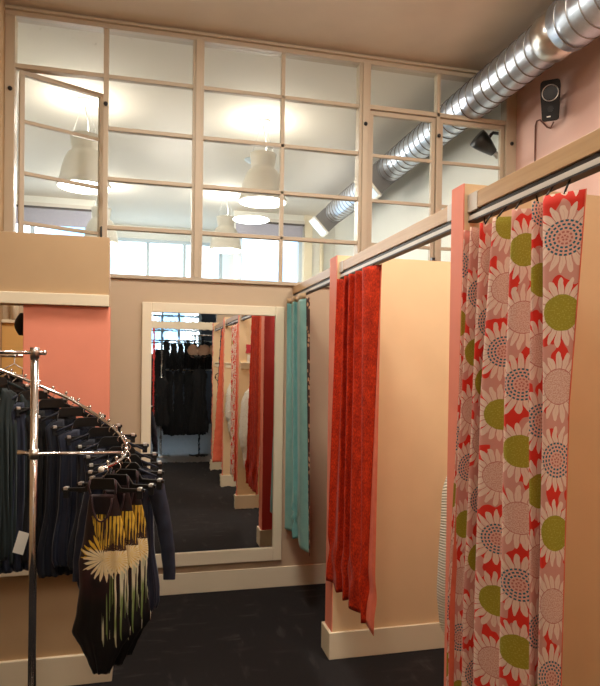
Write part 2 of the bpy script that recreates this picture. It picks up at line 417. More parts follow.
# transom window over the back wall
win = empty('window_1', (0, WY, 2.02), None, None, kind='structure')
fm = MB(); y0, y1 = WY - .005, WY + .075
fm.box(-.86, RX, WY - .02, WY + .12, 2.02, 2.045)                    # sill
fm.box(-.86, RX, y0, y1, 3.57, CZ)                                     # head
fm.box(-.86, RX, WY - .03, WY + .02, 3.597, 3.612)                     # bead under ceiling
fm.box(-.86, -.805, y0, y1, 2.045, 3.57)
fm.box(.255, .325, y0, y1, 2.045, 3.57); fm.box(.272, .308, WY - .02, y1, 2.045, 3.57)
fm.box(1.384, 1.464, y0, y1, 2.045, 3.57); fm.box(1.404, 1.444, WY - .02, y1, 2.045, 3.57)
fm.box(2.515, 2.6, y0, y1, 2.045, 3.57)
rows = (3.28, 2.957, 2.643, 2.34)
t = .0125
for z in rows: fm.box(.325, 1.384, WY + .01, WY + .05, z - t, z + t)
fm.box(.851 - t, .851 + t, WY + .01, WY + .05, 2.045, 3.57)
for z in rows: fm.box(-.265, .255, WY + .01, WY + .05, z - t, z + t)
fm.box(-.295, -.265, WY + .005, WY + .06, 2.045, 3.57)
fm.box(-.805, -.295, WY + .005, WY + .06, 3.265, 3.292)
fm.box(1.464, 2.515, WY + .005, WY + .06, 3.268, 3.298)
fm.box(1.968, 1.993, WY + .005, WY + .06, 2.045, 3.57)
fm.build('frame', M['frame'], win, bevel=.003)
gm = MB(); gy = WY + .03
def pane(x0, x1, z0, z1): gm.box(x0, x1, gy - .002, gy + .002, z0, z1)
pane(.325, 1.384, 2.045, 3.57); pane(-.265, .255, 2.045, 3.57); pane(-.805, -.295, 3.292, 3.57); pane(1.464, 1.968, 3.298, 3.57)
gm.build('glass', M['glass'], win)
def casement(hx, wd, ang, name='casement'):
    """hinged sash: local x from the hinge"""
    e = bpy.data.objects.new(name, None); COL.objects.link(e); e.parent = win
    e.location = Vector((hx, WY + .035, 2.05)) - win.location; e.rotation_euler = (0, 0, ang); h = 3.262 - 2.05
    s = .028; b = MB()
    b.box(0, wd, -.015, .015, 0, s); b.box(0, wd, -.015, .015, h - s, h); b.box(0, s, -.015, .015, s, h - s); b.box(wd - s, wd, -.015, .015, s, h - s)
    for z in rows[1:]: b.box(s, wd - s, -.01, .01, z - 2.05 - .011, z - 2.05 + .011)
    o = b.build('sash', M['frame'], e, raw=True, bevel=.002)
    MB().box(s, wd - s, -.002, .002, s, h - s).build('pane', M['glass'], e, raw=True)
    return e, h
c1, hh = casement(-.785, .52, math.radians(25))
MB().obox((.51, -.02, .30), .008, .02, .035, Matrix.Identity(3)).build('latch', M['black'], c1, raw=True)
c2, hh = casement(1.466, .498, 0)
lm = MB(); lm.obox((.485, -.03, .17), .012, .016, .045, Matrix.Identity(3)); lm.tube([(.495, -.045, .19), (.54, -.075, .16), (.57, -.07, .13)], .008, 8)
lm.build('latch', M['black'], c2, raw=True)
c3, hh = casement(1.995, .518, 0)
sm = MB()
for x, z in ((-.83, 3.13), (-.28, 3.10), (1.424, 3.15), (1.98, 3.13), (2.56, 3.13)):
    sm.ball((x, WY - .008 if x != 1.424 else WY - .022, z), .014, 10, 6)
sm.build('screw', M['black'], win)

# ------------------------------------------------------------------ left booth front (header, coral panel, low panel)
lb = empty('changing_booth', (-.55, 3.0, 0), 'left booth front with beige header, coral panel and low beige panel behind the clothes rack', 'booth', kind='thing')
MB().box(-.857, -.186, 3.0, 3.10, 1.752, 2.075).build('header_panel', M['header_beige'], lb, bevel=.002)
MB().box(-.857, -.184, 2.982, 3.0, 1.752, 1.806).build('header_trim', M['trim'], lb, bevel=.003)
MB().box(-.558, -.182, 3.012, 3.09, .62, 1.752).build('coral_panel', M['coral'], lb, bevel=.002)
MB().box(-.857, -.186, 3.0, 3.10, 0, .53).build('low_panel', M['header_beige'], lb, bevel=.002)
MB().box(-.857, -.178, 2.975, 3.105, .525, .62).build('ledge', M['trim'], lb, bevel=.004)
MB().box(-.857, -.155, 2.982, 3.115, 0, .137).build('baseboard', M['trim'], lb, bevel=.003)
inner = empty('wall_ledge', (-.7, WY - .03, 0), 'yellow tan panel with a narrow ledge seen through the left booth opening', 'panel', kind='thing')
MB().box(-.858, -.3, WY - .03, WY - .001, .14, 1.72).build('panel', M['yellow'], inner)
MB().box(-.858, -.3, WY - .05, WY - .001, 1.72, 1.74).build('ledge', M['trim'], inner, bevel=.003)
p_ = MB().tube([(-.79, WY - .03, 1.74), (-.79, WY - .03, 2.02)], .022, 12).build('pipe', M['trim'], None, smooth=True)
tag(p_, 'cream vertical pipe above the ledge inside the left booth', 'pipe')
bg = MB()
rr = []
for j in range(13):
    z = 1.73 - j * .009; w = .035 * math.sin(PI * (j + 1.2) / 15) + .012
    rr.append([(-.605 + w * math.cos(q) , 3.30 + .05 * math.sin(q), z) for q in [2 * PI * k / 16 for k in range(17)]])
bg.grid(rr)
b_ = bg.build('hanging_bag', M['blackcloth'], smooth=True); tag(b_, 'black cloth bag hanging behind the coral panel edge', 'bag')

# ------------------------------------------------------------------ mirror
mi = empty('wall_mirror', (.41, WY - .03, .185), 'tall mirror in a broad cream frame on the back wall', 'mirror')
mf = MB()
fo = (-.047, .87, .185, 1.876); fi = (.013, .81, .271, 1.813)
mf.box(fo[0], fi[0], WY - .03, WY - .001, fo[2], fo[3]); mf.box(fi[1], fo[1], WY - .03, WY - .001, fo[2], fo[3])
mf.box(fi[0], fi[1], WY - .03, WY - .001, fo[2], fi[2]); mf.box(fi[0], fi[1], WY - .03, WY - .001, fi[3], fo[3])
mf.build('frame', M['trim'], mi, bevel=.004)
MB().obox(((fi[0] + fi[1]) / 2, WY - .013, (fi[2] + fi[3]) / 2), (fi[1] - fi[0]) / 2, .004, (fi[3] - fi[2]) / 2, Matrix.Rotation(.0060, 3, 'Z')).build('mirror_glass', M['mirror'], mi)

# ------------------------------------------------------------------ booth partitions on the right
PX0 = .915
def partition(yn, yf, label, farmat, ledge=True, top=2.05):
    p = empty('booth_partition', ((PX0 + RX) / 2, (yn + yf) / 2, 0), label, 'partition', 'fitting booth partitions', kind='thing')
    if farmat is M['beige']:
        MB().box(PX0 + .004, RX, yn, yf, 0, top).build('panel', M['beige'], p)
    else:
        MB().box(PX0 + .004, RX, yn, yf - .012, 0, top).build('panel', M['beige'], p)
        MB().box(PX0 + .004, RX, yf - .012, yf, 0, top).build('back_panel', farmat, p)
    MB().box(PX0, PX0 + .004, yn, yf, 0, top).build('end_panel', M['salmon'], p)
    MB().box(PX0 - .016, RX, yn - .015, yn, 0, .137).box(PX0 - .016, RX, yf, yf + .015, 0, .137).box(PX0 - .016, PX0, yn, yf, 0, .137).build('baseboard', M['trim'], p, bevel=.003)
    if ledge:
        MB().box(PX0 + .02, RX, yf, yf + .012, 1.44, 1.50).box(PX0 + .02, RX, yf, yf + .03, 1.49, 1.505).build('ledge', M['trim'], p, bevel=.002)
    return p
partition(2.98, 3.10, 'beige partition with a red far side, between the turquoise and red curtains', M['red'], False)
partition(1.69, 1.765, 'beige partition with a salmon end post, just behind the sunflower curtain', M['beige'])
partition(.52, .60, 'beige partition with the navy curtain, third booth wall in the mirror', M['beige'])
partition(-.66, -.58, 'last beige booth partition in the mirror, beside the shop opening', M['beige'])

def beam(ya, yb, label, ends=(True, True)):
    b = empty('curtain_beam', (.935, (ya + yb) / 2, 1.93), label, 'beam', 'wooden curtain beams over the booths')
    MB().box(.93, .968, ya, yb, 1.965, 2.014).build('wood_rail', M['wood'], b, bevel=.002)
    tm = MB(); tm.box(.932, .962, ya, yb, 1.938, 1.952)
    tm.build('track', M['track'], b, bevel=.001)
    MB().box(.936, .962, ya, yb, 1.952, 1.9648).box(.932, .962, ya, yb, 1.933, 1.938).build('track_gap_shade', M['track_dark'], b)  # upper strip paints the shadow gap dark; lower strip is a dark line
    for y, s in ((ya, 1), (yb, -1)):
        if ends[0 if s > 0 else 1]:
            MB().box(.9285, .97, min(y, y + s * .055), max(y, y + s * .055), 1.962, 2.016).build('bracket', M['track'], b, bevel=.001)
    return b
beam(3.10, WY, 'grey lit wooden beam carrying the turquoise curtain', (False, False))
beam(1.765, 2.98, 'wooden beam with white ends carrying the red velvet curtain')
beam(.60, 1.69, 'honey coloured wooden beam carrying the sunflower curtain')
beam(-.58, .52, 'wooden beam carrying the navy curtain in the mirror', (False, True))

# ------------------------------------------------------------------ curtains
def sm_path(pts, n=10, sharp=.6):
    """polyline to soft curve, points kept"""
    P = [Vector((x, y)) for x, y in pts]; out = []
    for i in range(len(P) - 1):
        a, b = P[i], P[i + 1]; pa = P[max(i - 1, 0)]; pb = P[min(i + 2, len(P) - 1)]
        ta = (b - pa) * sharp * .7; tb = (pb - a) * sharp * .7
        L = (b - a).length
        if ta.length > L: ta *= L / ta.length
        if tb.length > L: tb *= L / tb.length
        for k in range(n):
            t = k / n; h1 = 2 * t**3 - 3 * t**2 + 1; h2 = t**3 - 2 * t**2 + t; h3 = -2 * t**3 + 3 * t**2; h4 = t**3 - t**2
            out.append(a * h1 + ta * h2 + b * h3 + tb * h4)
    out.append(P[-1]); return out
def curtain(name, mat, levels, label, ztop, zbot, lining=None, lining_ext=None, nz=48, group='booth curtains', rail_z=1.937, hookys=None, tape=None, warp=None, uvscale=1.0, uoff=0.0, hem=True):
    """levels: list of (z, path points x,y) from top to bottom, same number of points in each"""
    base = Vector((.935, sum(p[1] for p in levels[0][1]) / len(levels[0][1]), zbot))
    root = empty(name, base, label, 'curtain', group)
    paths = [(z, sm_path(p)) for z, p in levels]
    def at(z, i):
        for (za, pa), (zb, pb) in zip(paths, paths[1:]):
            if z >= zb or (zb == paths[-1][0]):
                t = min(max((za - z) / (za - zb), 0), 1.15); return pa[i].lerp(pb[i], t) if t <= 1 else pb[i] + (pb[i] - pa[i]) * (t - 1)
    nn = len(paths[0][1])
    def sheet(off, idx=None):
        rows, uvs = [], []
        idx = range(nn) if idx is None else idx
        mid = paths[len(paths) // 2][1]; us = [0]
        for i in range(1, nn): us.append(us[-1] + ((mid[i] - mid[i - 1]).length + (paths[0][1][i] - paths[0][1][i - 1]).length) / 2)
        for j in range(nz + 1):
            t = j / nz; r = []; ur = []
            for i in idx:
                z = lerp(ztop, zbot, t); p = at(z, i)
                if off:
                    d = at(z, min(i + 1, nn - 1)) - at(z, max(i - 1, 0)); d.normalize(); p = p + Vector((-d.y, d.x)) * off
                if warp: p, z = warp(p.copy(), z, us[i], t)
                r.append((p.x, p.y, z)); ur.append(((us[i] + uoff) * uvscale, z * uvscale))
            rows.append(r); uvs.append(ur)
        return rows, uvs
    rows, uvs = sheet(0)
    mb = MB(); mb.grid(rows, uvs); mb.build('cloth', mat, root, smooth=True, solid=.002)
    if hem:
        hr = [[(p[0] - .002, p[1], p[2] + dz) for p in rows[-1]] for dz in (.004, -.001)]
    if lining:
        rows2, uv2 = sheet(.003)
        if lining_ext:
            for j in range(nz + 1):
                t = j / nz; e = rows2[j][-1]; dx, dy = lining_ext(t)
                for k in (.5, 1.0):
                    rows2[j].append((e[0] - .004 + dx * k, e[1] + dy * k, e[2] - (.025 * t * k if lining_ext else 0))); uv2[j].append((uv2[j][-1][0] + .02, uv2[j][-1][1]))
        MB().grid(rows2, uv2).build('lining', lining, root, smooth=True, solid=.001)
    if tape:
        tr = [[(p[0] - .001, p[1], p[2] + dz) for p in rows[0]] for dz in (.034, -.002)]
        MB().grid(tr, [[(0, 0)] * nn] * 2).build('header_tape', tape, root, smooth=True, solid=.003)
    for y in (hookys or []):
        i = min(range(nn), key=lambda q: abs(rows[0][q][1] - y)); p = rows[0][i]
        h = MB(); x = .945; pz = ztop + (.02 if tape else 0)
        h.tube([(x, p[1], rail_z), (lerp(x, p[0], .5), p[1], (rail_z + pz) / 2), (p[0], p[1], pz - .004)], .0026, 6)
        h.build('hook', M['black'], root, smooth=True)
    return root

# sunflower curtain
top = [(.907, 1.669), (.940, 1.675), (.907, 1.628), (.957, 1.634), (.907, 1.575), (.957, 1.564), (.907, 1.507), (.957, 1.47), (.907, 1.416), (.957, 1.381), (.907, 1.331), (.957, 1.334), (.907, 1.285), (.957, 1.205)]
mid = [(.905, 1.680), (.930, 1.68), (.907, 1.663), (.957, 1.664), (.907, 1.601), (.957, 1.613), (.907, 1.554), (.957, 1.489), (.907, 1.435), (.957, 1.379), (.907, 1.329), (.957, 1.322), (.907, 1.274), (.957, 1.247)]
low = [(.893, 1.70), (.909, 1.688), (.893, 1.686), (.935, 1.68), (.91, 1.632), (.955, 1.63), (.91, 1.57), (.955, 1.496), (.91, 1.441), (.955, 1.367), (.91, 1.317), (.955, 1.326), (.91, 1.278), (.955, 1.253)]
curtain('curtain', M['flower'], [(1.905, top), (1.42, mid), (.88, low)], 'sunflower print curtain in red, pink and lime, nearest booth', 1.905, .27,
        lining=M['lining'], lining_ext=lambda t: (.002, -.005), hookys=[1.24, 1.30, 1.37, 1.43, 1.50, 1.57, 1.62], nz=70, tape=None)
# red velvet curtain
rtop = [(.907, 2.947), (.950, 2.93), (.907, 2.825), (.950, 2.855), (.907, 2.756), (.950, 2.757), (.907, 2.662), (.950, 2.652), (.907, 2.561), (.950, 2.457)]
rlow = [(.884, 2.987), (.908, 2.94), (.886, 2.818), (.920, 2.814), (.886, 2.717), (.920, 2.716), (.886, 2.623), (.920, 2.545), (.886, 2.464), (.905, 2.455)]
def rwarp(p, z, u, t):
    k = math.exp(-((t - .9) / .035) ** 2); p.x += .012 * k * math.sin(u * 55 + 1.5); z += .012 * k * math.cos(u * 60)
    return p, z
curtain('curtain', M['velvet'], [(1.925, rtop), (.40, rlow)], 'crushed red velvet curtain with coral lining, second booth', 1.925, .40,
        lining=M['lining'], lining_ext=lambda t: (.002 + .01 * t, -.012 - .07 * max(0, t - .1)), hookys=[2.50, 2.56, 2.64, 2.735, 2.80, 2.92], nz=70, warp=rwarp)
# turquoise curtain
ttop = [(.885, 3.99), (.915, 4.0), (.9, 3.866), (.925, 3.88), (.9, 3.699), (.925, 3.64)]
tlow = [(.89, 3.995), (.925, 3.90), (.89, 3.76), (.925, 3.76), (.89, 3.568), (.915, 3.46)]
def twarp(p, z, u, t):
    d = math.hypot((t - .90) * 1.5, u - .26); a = math.atan2((t - .90) * 1.5, u - .26)
    p.x -= .012 * math.exp(-(d / .12) ** 2) * math.sin(a * 7) + .010 * math.exp(-(d / .02) ** 2) 
    return p, z
curtain('curtain', M['turq'], [(1.90, ttop), (.395, tlow)], 'turquoise satin curtain with a pinched knot, beside the mirror', 1.90, .395,
        lining=M['brown_floral'], lining_ext=lambda t: (.01, -.06 * (1 - t) ** 1.2), hookys=[3.66, 3.72, 3.80, 3.88, 3.97], nz=80, tape=M['tape'], warp=twarp)
# navy curtain of the booth behind, seen in the mirror
ntop = [(.905, .48), (.96, .49), (.905, .42), (.96, .43), (.905, .36), (.96, .33)]
nlow = [(.80, .505), (.95, .495), (.86, .40), (.95, .39), (.84, .28), (.93, .22)]
curtain('curtain', M['navy_curtain'], [(1.91, ntop), (.28, nlow)], 'dark navy curtain with flaring coral lining, seen only in the mirror', 1.91, .28,
        lining=M['lining'], lining_ext=lambda t: (.0, -.06 * t), hookys=[.36, .42, .48])

# ------------------------------------------------------------------ garments
def fabric_sheet(mb, outl, depth, fold, nx=22, nz=40, seed=0, front_dip=0.0, dip_w=.5, both=True, ff=17):
    """outl(t)->(z, xl, xr); two sheets, front (-y) and back"""
    rnd = random.Random(seed); ph = [rnd.uniform(0, 6) for _ in range(4)]; fr = [rnd.uniform(.8, 1.3) for _ in range(4)]
    for side in ((-1, 1) if both else (-1,)):
        rows = []
        for j in range(nz + 1):
            t = j / nz; z, xl, xr = outl(t); r = []
            for i in range(nx + 1):
                s = i / nx; x = lerp(xl, xr, s)
                bulge = depth * (math.sin(PI * s) ** .6) * (0.35 + .65 * math.sin(PI * min(1, .15 + t * .85)) if t < 1 else .35)
                y = side * bulge + fold * math.sin(PI * s) ** .3 * min(1, t * 2.5) * (math.sin(s * ff * fr[0] + ph[0] + t * 1.2) + .6 * math.sin(s * 1.8 * ff * fr[1] + ph[1] - t * 2)) * .5
                zz = z
                if side < 0 and front_dip:
                    q = (s - .5) / (dip_w / 2)
                    if abs(q) < 1: zz -= front_dip * (1 - t) ** 6 * math.sqrt(1 - q * q)
                r.append((x, y, zz))
            rows.append(r)
        mb.grid(rows)
    return mb
def interp(tab, t):
    for a, b in zip(tab, tab[1:]):
        if t <= b[0]:
            k = (t - a[0]) / (b[0] - a[0]); k = k * k * (3 - 2 * k) * .5 + k * .5
            return [lerp(a[i], b[i], k) for i in range(1, len(a))]
    return list(tab[-1][1:])

def suit_mesh():
    tab = [(0, -.046, .046), (.06, -.052, .055), (.22, -.064, .075), (.38, -.082, .086), (.52, -.078, .08), (.66, -.088, .088), (.775, -.104, .102), (.80, -.092, .088), (.86, -.070, .066), (.93, -.048, .046), (1, -.030, .028)]
    L = .615
    def o(t):
        a, b = interp(tab, t); return (-L * t, a, b)
    mb = MB(); fabric_sheet(mb, o, .016, .007, 26, 56, 3, front_dip=.085, dip_w=.72)
    return mb
def hanger_mesh():
    """black clip hanger, local origin at the hook's resting point, bar below"""
    w = .142; z0 = -.075
    out = [(-w, z0 - .012), (-w, z0 - .001), (-.062, z0 + .002), (-.046, z0 + .026), (-.036, z0 + .034), (.036, z0 + .034), (.046, z0 + .026), (.062, z0 + .002), (w, z0 - .001), (w, z0 - .012), (.056, z0 - .013), (.044, z0 - .004), (-.044, z0 - .004), (-.056, z0 - .013)]
    return MB().prism(out, -.005, .005)
def make_hanger():
    h = hanger_mesh().build('clothes_hanger', M['black'], raw=True, bevel=.0015)
    hk = []
    R = .016
    for k in range(13):
        a = PI * (1.05 - k / 12 * 1.25); hk.append((-R * math.cos(a), 0, -R + R * math.sin(a) + .0015))
    hk = list(reversed(hk)); hk += [(-.010, 0, -.026), (0, 0, -.034), (0, 0, -.045)] if hk[-1][0] < 0 else [(.010, 0, -.026), (0, 0, -.034), (0, 0, -.045)]
    MB().tube(hk, .0019, 6).build('hook', M['chrome'], h, raw=True, smooth=True)
    for s in (-1, 1):
        c = MB(); x = s * .126
        c.obox((x, 0, -.083), .011, .009, .008, Matrix.Identity(3)); c.obox((x, 0, -.098), .009, .007, .012, Matrix.Identity(3))
        k = c.build('clip', M['black_matte'], h, raw=True, bevel=.002)
        MB().obox((x, -.0005, -.076), .007, .0102, .0055, Matrix.Identity(3)).build('clip_spring', M['silver'], k, raw=True, bevel=.0015)
    return h
proto_h = make_hanger()

def make_suit():
    s = suit_mesh().build('swimsuit', M['palm'], raw=True, smooth=True, solid=.0015)
    nm = MB(); q = []
    for k in range(15):
        a = PI * k / 14; q.append((-.034 * math.cos(a), -.012 - .010 * math.sin(a), -.008 - .078 * math.sin(a)))
    nm.tube(q, .0035, 8); nm.build('neck_binding', M['maroon'], s, raw=True, smooth=True)
    gb = MB()
    gb.tube([(.0 + .02 * k, -.022 + abs(k) * .004, -.084 + .006 * k * k) for k in (-1, -.5, 0, .5, 1)], .0026, 6)
    gb.build('gold_trim', M['gold'], s, raw=True, smooth=True)
    for sgn in (-1, 1):
        MB().tube([(sgn * .043, -.004, .004), (sgn * .047, -.012, .03), (sgn * .043, -.004, .052)], .0042, 6).build('strap', M['maroon'], s, raw=True, smooth=True)
    return s
n_ = NB('gold_cord'); M['gold'] = n_.bsdf(rgb(206, 160, 66), .35, .6, bump=n_.noise(n_.coord(), 300, 1), bstr=.2)
def make_top(kind, mat, L, seed, w=.115, hemw=.12, tagged=False, sleeves=False):
    tab = [(0, -w * .55, w * .55), (.05, -w * .9, w * .9), (.2, -w * .82, w * .82), (.55, -w * .86, w * .86), (.85, -hemw, hemw), (.95, -hemw, hemw), (1, -hemw * .93, hemw * .93)]
    def o(t):
        a, b = interp(tab, t); return (-L * t, a, b)
    mb = MB(); fabric_sheet(mb, o, .020, .020, 60, 40, seed, front_dip=.07, dip_w=.45, ff=34)
    g = mb.build(kind, mat, raw=True, smooth=True, solid=.002)
    for s in (-1, 1): MB().tube([(s * w * .5, -.004, -.004), (s * w * .45, -.01, .02), (s * .112, -.004, -.02 + .012)], .004, 6).build('strap', mat, g, raw=True, smooth=True)
    if sleeves:
        for s in (-1, 1):
            sl = MB(); rows = []
            for j in range(21):
                t = j / 20; cx = s * (w * .95 + .055 * math.sin(t * 1.5)); z = -.02 - .33 * t; r = lerp(.032, .020, t)
                rows.append([(cx + r * math.cos(q), .9 * r * math.sin(q) * .7 + .004 * math.sin(t * 30 + q * 2), z) for q in [2 * PI * k / 12 for k in range(13)]])
            sl.grid(rows); sl.build('sleeve', mat, g, raw=True, smooth=True)
    if tagged:
        MB().obox((.02, -.06, -L * .86), .019, .0008, .032, Matrix.Rotation(.35, 3, 'Y')).build('price_tag', M['white_card'], g, raw=True)
    return g

# ------------------------------------------------------------------ spiral rack
RC = Vector((-.405, 2.4, 0)); RR = .325
ZT = [(-40, 1.13), (-30, 1.136), (-15, 1.148), (0, 1.165), (15, 1.185), (30, 1.216), (45, 1.253), (60, 1.295), (75, 1.341), (90, 1.378), (105, 1.418), (120, 1.454), (150, 1.501), (180, 1.523)]
def helix(th):
    for a, b in zip(ZT, ZT[1:]):
        if th <= b[0]:
            z = lerp(a[1], b[1], (th - a[0]) / (b[0] - a[0])); break
    q = math.radians(th); return Vector((RC.x + RR * math.cos(q), RC.y + RR * math.sin(q), z))
rk = empty('spiral_rack', RC, 'chrome spiral clothes rack with a post and pegged curved rail', 'clothes rack')
MB().tube([helix(-40 + k * 4) for k in range(56)], .0068, 10).build('rail', M['chrome'], rk, smooth=True)
MB().tube([RC, RC + Vector((0, 0, 1.535))], .0142, 16).build('post', M['chrome'], rk, smooth=True)
MB().tube([RC + Vector((0, 0, 1.545)), RC + Vector((0, 0, 1.528)), RC + Vector((0, 0, 1.505))], .0165, 16).build('collar', M['steel'], rk, smooth=True)
MB().tube([(-.73, 2.4, 1.527), (-.40, 2.4, 1.527)], .0068, 10).build('arm', M['chrome'], rk, smooth=True)
MB().tube([(-.46, 2.4, 1.166), (-.42, 2.4, 1.158), (-.082, 2.4, 1.156)], [.010, .0068, .0068], 10).build('arm', M['chrome'], rk, smooth=True)
MB().ball((-.372, 2.4, 1.527), .0095).tube([(-.40, 2.4, 1.527), (-.374, 2.4, 1.527)], .0085, 10).build('finial', M['steel'], rk, smooth=True)
MB().tube([RC + Vector((0, 0, 1.14)), RC + Vector((0, 0, 1.175))], .0168, 16).build('collar', M['steel'], rk, smooth=True)
MB().tube([(-.75, 2.4, .03), (-.06, 2.4, .03)], .015, 10).tube([(-.405, 2.07, .03), (-.405, 2.73, .03)], .015, 10).build('base', M['chrome'], rk, smooth=True)
for a, b in ((-.74, 2.4), (-.07, 2.4), (-.405, 2.08), (-.405, 2.72)):
    MB().lathe([(.001, .0), (.02, .0), (.022, .008), (.016, .018), (.001, .02)], (a, b, 0), 12).build('foot', M['black'], rk, smooth=True)
for k in range(22):
    p = helix(-34 + k * 9.3)
    MB().ball(p + Vector((0, 0, .017)), .0066, 8, 6).tube([p, p + Vector((0, 0, .014))], .0022, 6).build('peg', M['chrome'], rk, smooth=True)
MB().ball(helix(-40), .0105).build('end_cap', M['white_card'], rk, smooth=True)

swim = make_suit()
tops = [make_top('tank_top', M['navy'], .50, 5), make_top('pleated_top', M['navy2'], .47, 9, .10, .115), make_top('dark_blouse', M['green'], .50, 12, .10, .10, True),
        make_top('long_sleeved_top', M['navy'], .46, 21, .10, .10, False, True), make_top('black_blouse', M['blackcloth'], .45, 30, .10, .105)]
# angle on the rail, hanger yaw (deg), garment, words for hanger / garment
plan = [
 (-38, -14, 'suit', 'frontmost black clip hanger at the low rail end', 'frontmost maroon swimsuit with yellow and white palm print'),
 (-29, -18, 'suit', 'second black clip hanger from the low rail end', 'second palm print swimsuit, behind the frontmost one'),
 (-20, -20, 'suit', 'third black clip hanger from the low rail end', 'third palm print swimsuit, mostly hidden by two others'),
 (-6, -8, 3, 'black clip hanger reaching farthest right over the navy sleeves', 'navy long sleeved top with a sleeve hanging by the mirror'),
 (8, 5, 0, 'black clip hanger just above the rack cross arm end', 'navy tank top behind the long sleeved top'),
 (21, 10, 1, 'black clip hanger where the rail turns toward the front', 'dark pleated navy top near the rail turn'),
 (35, 8, 0, 'black clip hanger under the rail against the tan wall', 'navy top hanging just left of the rail turn'),
 (48, 12, 1, 'black clip hanger below the coral panel corner', 'dark navy pleated top below the coral panel corner'),
 (61, 14, 0, 'black clip hanger in the middle of the rail curve', 'navy gathered top in the middle of the rail'),
 (74, 16, 1, 'black clip hanger hung right beside the rack post', 'dark navy pleated top right beside the rack post'),
 (88, 18, 4, 'black clip hanger directly behind the rack post', 'black top directly behind the rack post'),
 (101, 20, 0, 'black clip hanger just left of the rack post', 'navy top just left of the rack post'),
 (114, 24, 2, 'black clip hanger second from the left picture edge', 'dark green top with a white price tag'),
 (127, 28, 2, 'black clip hanger at the left edge of the photo', 'dark green top at the left edge of the photo'),
]
first = set()
for th, yw, kind, hl, gl in plan:
    p = helix(th) + Vector((0, 0, .0075)); rz = math.radians(yw); j = {-38: (0, 0), -29: (.012, 0), -20: (.022, .01)}.get(th, (0, 0)); p += Vector((j[0], j[1], 0))
    h = proto_h if 'h' not in first else dup(proto_h); first.add('h')
    h.location = p; h.rotation_euler = (0, 0, rz); tag(h, hl, 'hanger', 'black clip hangers on the rack')
    src = swim if kind == 'suit' else tops[kind]
    g = src if kind not in first else dup(src); first.add(kind)
    dz = -.098 if kind == 'suit' else -.088
    if kind != 'suit': g.scale = (1.1, 1.0, 1.38 if th > 70 else 1.12)
    g.location = p + Vector((0, 0, dz)); g.rotation_euler = (0, 0, rz)
    if kind == 2 and 'green2' in first:
        for k in [q for q in bpy.data.objects if q.parent == g and q.name.startswith('price_tag')]: bpy.data.objects.remove(k)
    if kind == 2: first.add('green2')
    tag(g, gl, 'swimsuit' if kind == 'suit' else 'top', 'palm print swimsuits' if kind == 'suit' else 'dark tops on the rack')

# dark clothes on wire hangers seen through the left booth opening
rl = MB().tube([(-.855, 3.45, 1.52), (-.56, 3.45, 1.52)], .009, 8).build('hanging_bar', M['chrome'], smooth=True); tag(rl, 'chrome bar inside the left booth opening', 'bar')
for k_, (x_, lab) in enumerate(((-.80, 'black blouse on a wire hanger inside the booth opening, at the photo edge'), (-.68, 'black blouse on a wire hanger inside the booth opening, beside the coral panel'))):
    g = dup(tops[4]); g.location = (x_, 3.45, 1.42); g.rotation_euler = (0, 0, .5); g.scale = (.8, 1, 1.2); tag(g, lab, 'top', 'black blouses inside the left booth')
    wh = MB().tube([(x_ - .10, 3.42, 1.42), (x_ + .10, 3.48, 1.42), (x_ + .02, 3.455, 1.465), (x_, 3.45, 1.48), (x_, 3.45, 1.52)], .0035, 6).tube([(x_ - .10, 3.42, 1.42), (x_, 3.45, 1.48)], .0035, 6).build('wire_hanger', M['silver'], smooth=True)
    tag(wh, lab.replace('black blouse on a wire hanger', 'silver wire hanger with a black blouse'), 'hanger', 'wire hangers inside the left booth')

# ------------------------------------------------------------------ duct
DX, DZ, DR = 2.25, 3.41, .128
dk = empty('ventilation_duct', (DX, 3.5, DZ - DR), 'shiny spiral steel ventilation duct running under the ceiling through the transom', 'duct')
MB().tube([(DX, 3.1 + .1 * k, DZ) for k in range(0, 46)], DR, 32).build('duct_pipe', M['galv'], dk, smooth=True)
MB().tube([(DX, -1.2 + .1 * k, DZ) for k in range(0, 43)], DR + .022, 32).build('duct_sleeve', M['galv'], dk, smooth=True)
MB().tube([(DX, 3.0, DZ), (DX, 3.16, DZ), (DX, 3.17, DZ)], [DR + .012, DR + .010, DR], 32).build('duct_collar', M['steel'], dk, smooth=True)
sp = MB()
n_t = 44
pts = [(DX + (DR + .0015) * math.cos(2 * PI * k / 28), 3.18 + .098 * k / 28, DZ + (DR + .0015) * math.sin(2 * PI * k / 28)) for k in range(28 * n_t)]
sp.tube(pts, .0042, 6); sp.build('spiral_seam', M['galv_dark'], dk, smooth=True)
sp = MB(); pts = [(DX + (DR + .0235) * math.cos(2 * PI * k / 28), 1.6 + .098 * k / 28, DZ + (DR + .0235) * math.sin(2 * PI * k / 28)) for k in range(28 * 14)]
sp.tube(pts, .0042, 6); sp.build('spiral_seam', M['galv_dark'], dk, smooth=True)
def boot(y):
    ax = Vector((-.72, .05, -.69)).normalized(); uy = Vector((0, 1, 0)); uy = (uy - ax * uy.dot(ax)).normalized(); ux = uy.cross(ax)
    R = Matrix((ux, uy, ax)).transposed(); c = Vector((DX, y, DZ))
    b = MB().obox(c + ax * .12, .125, .145, .12, R).build('boot', M['galv_dark'], dk)
    MB().obox(c + ax * .243, .14, .16, .008, R).build('grille_rim', M['white_card'], b, bevel=.003)
    g = MB()
    g.obox(c + ax * .252, .115, .135, .003, R)
    for k in range(9): g.obox(c + ax * .256 + ux * (-.10 + .025 * k), .003, .135, .004, R)
    g.build('grille', M['steel'], b)
boot(5.75); boot(7.55)

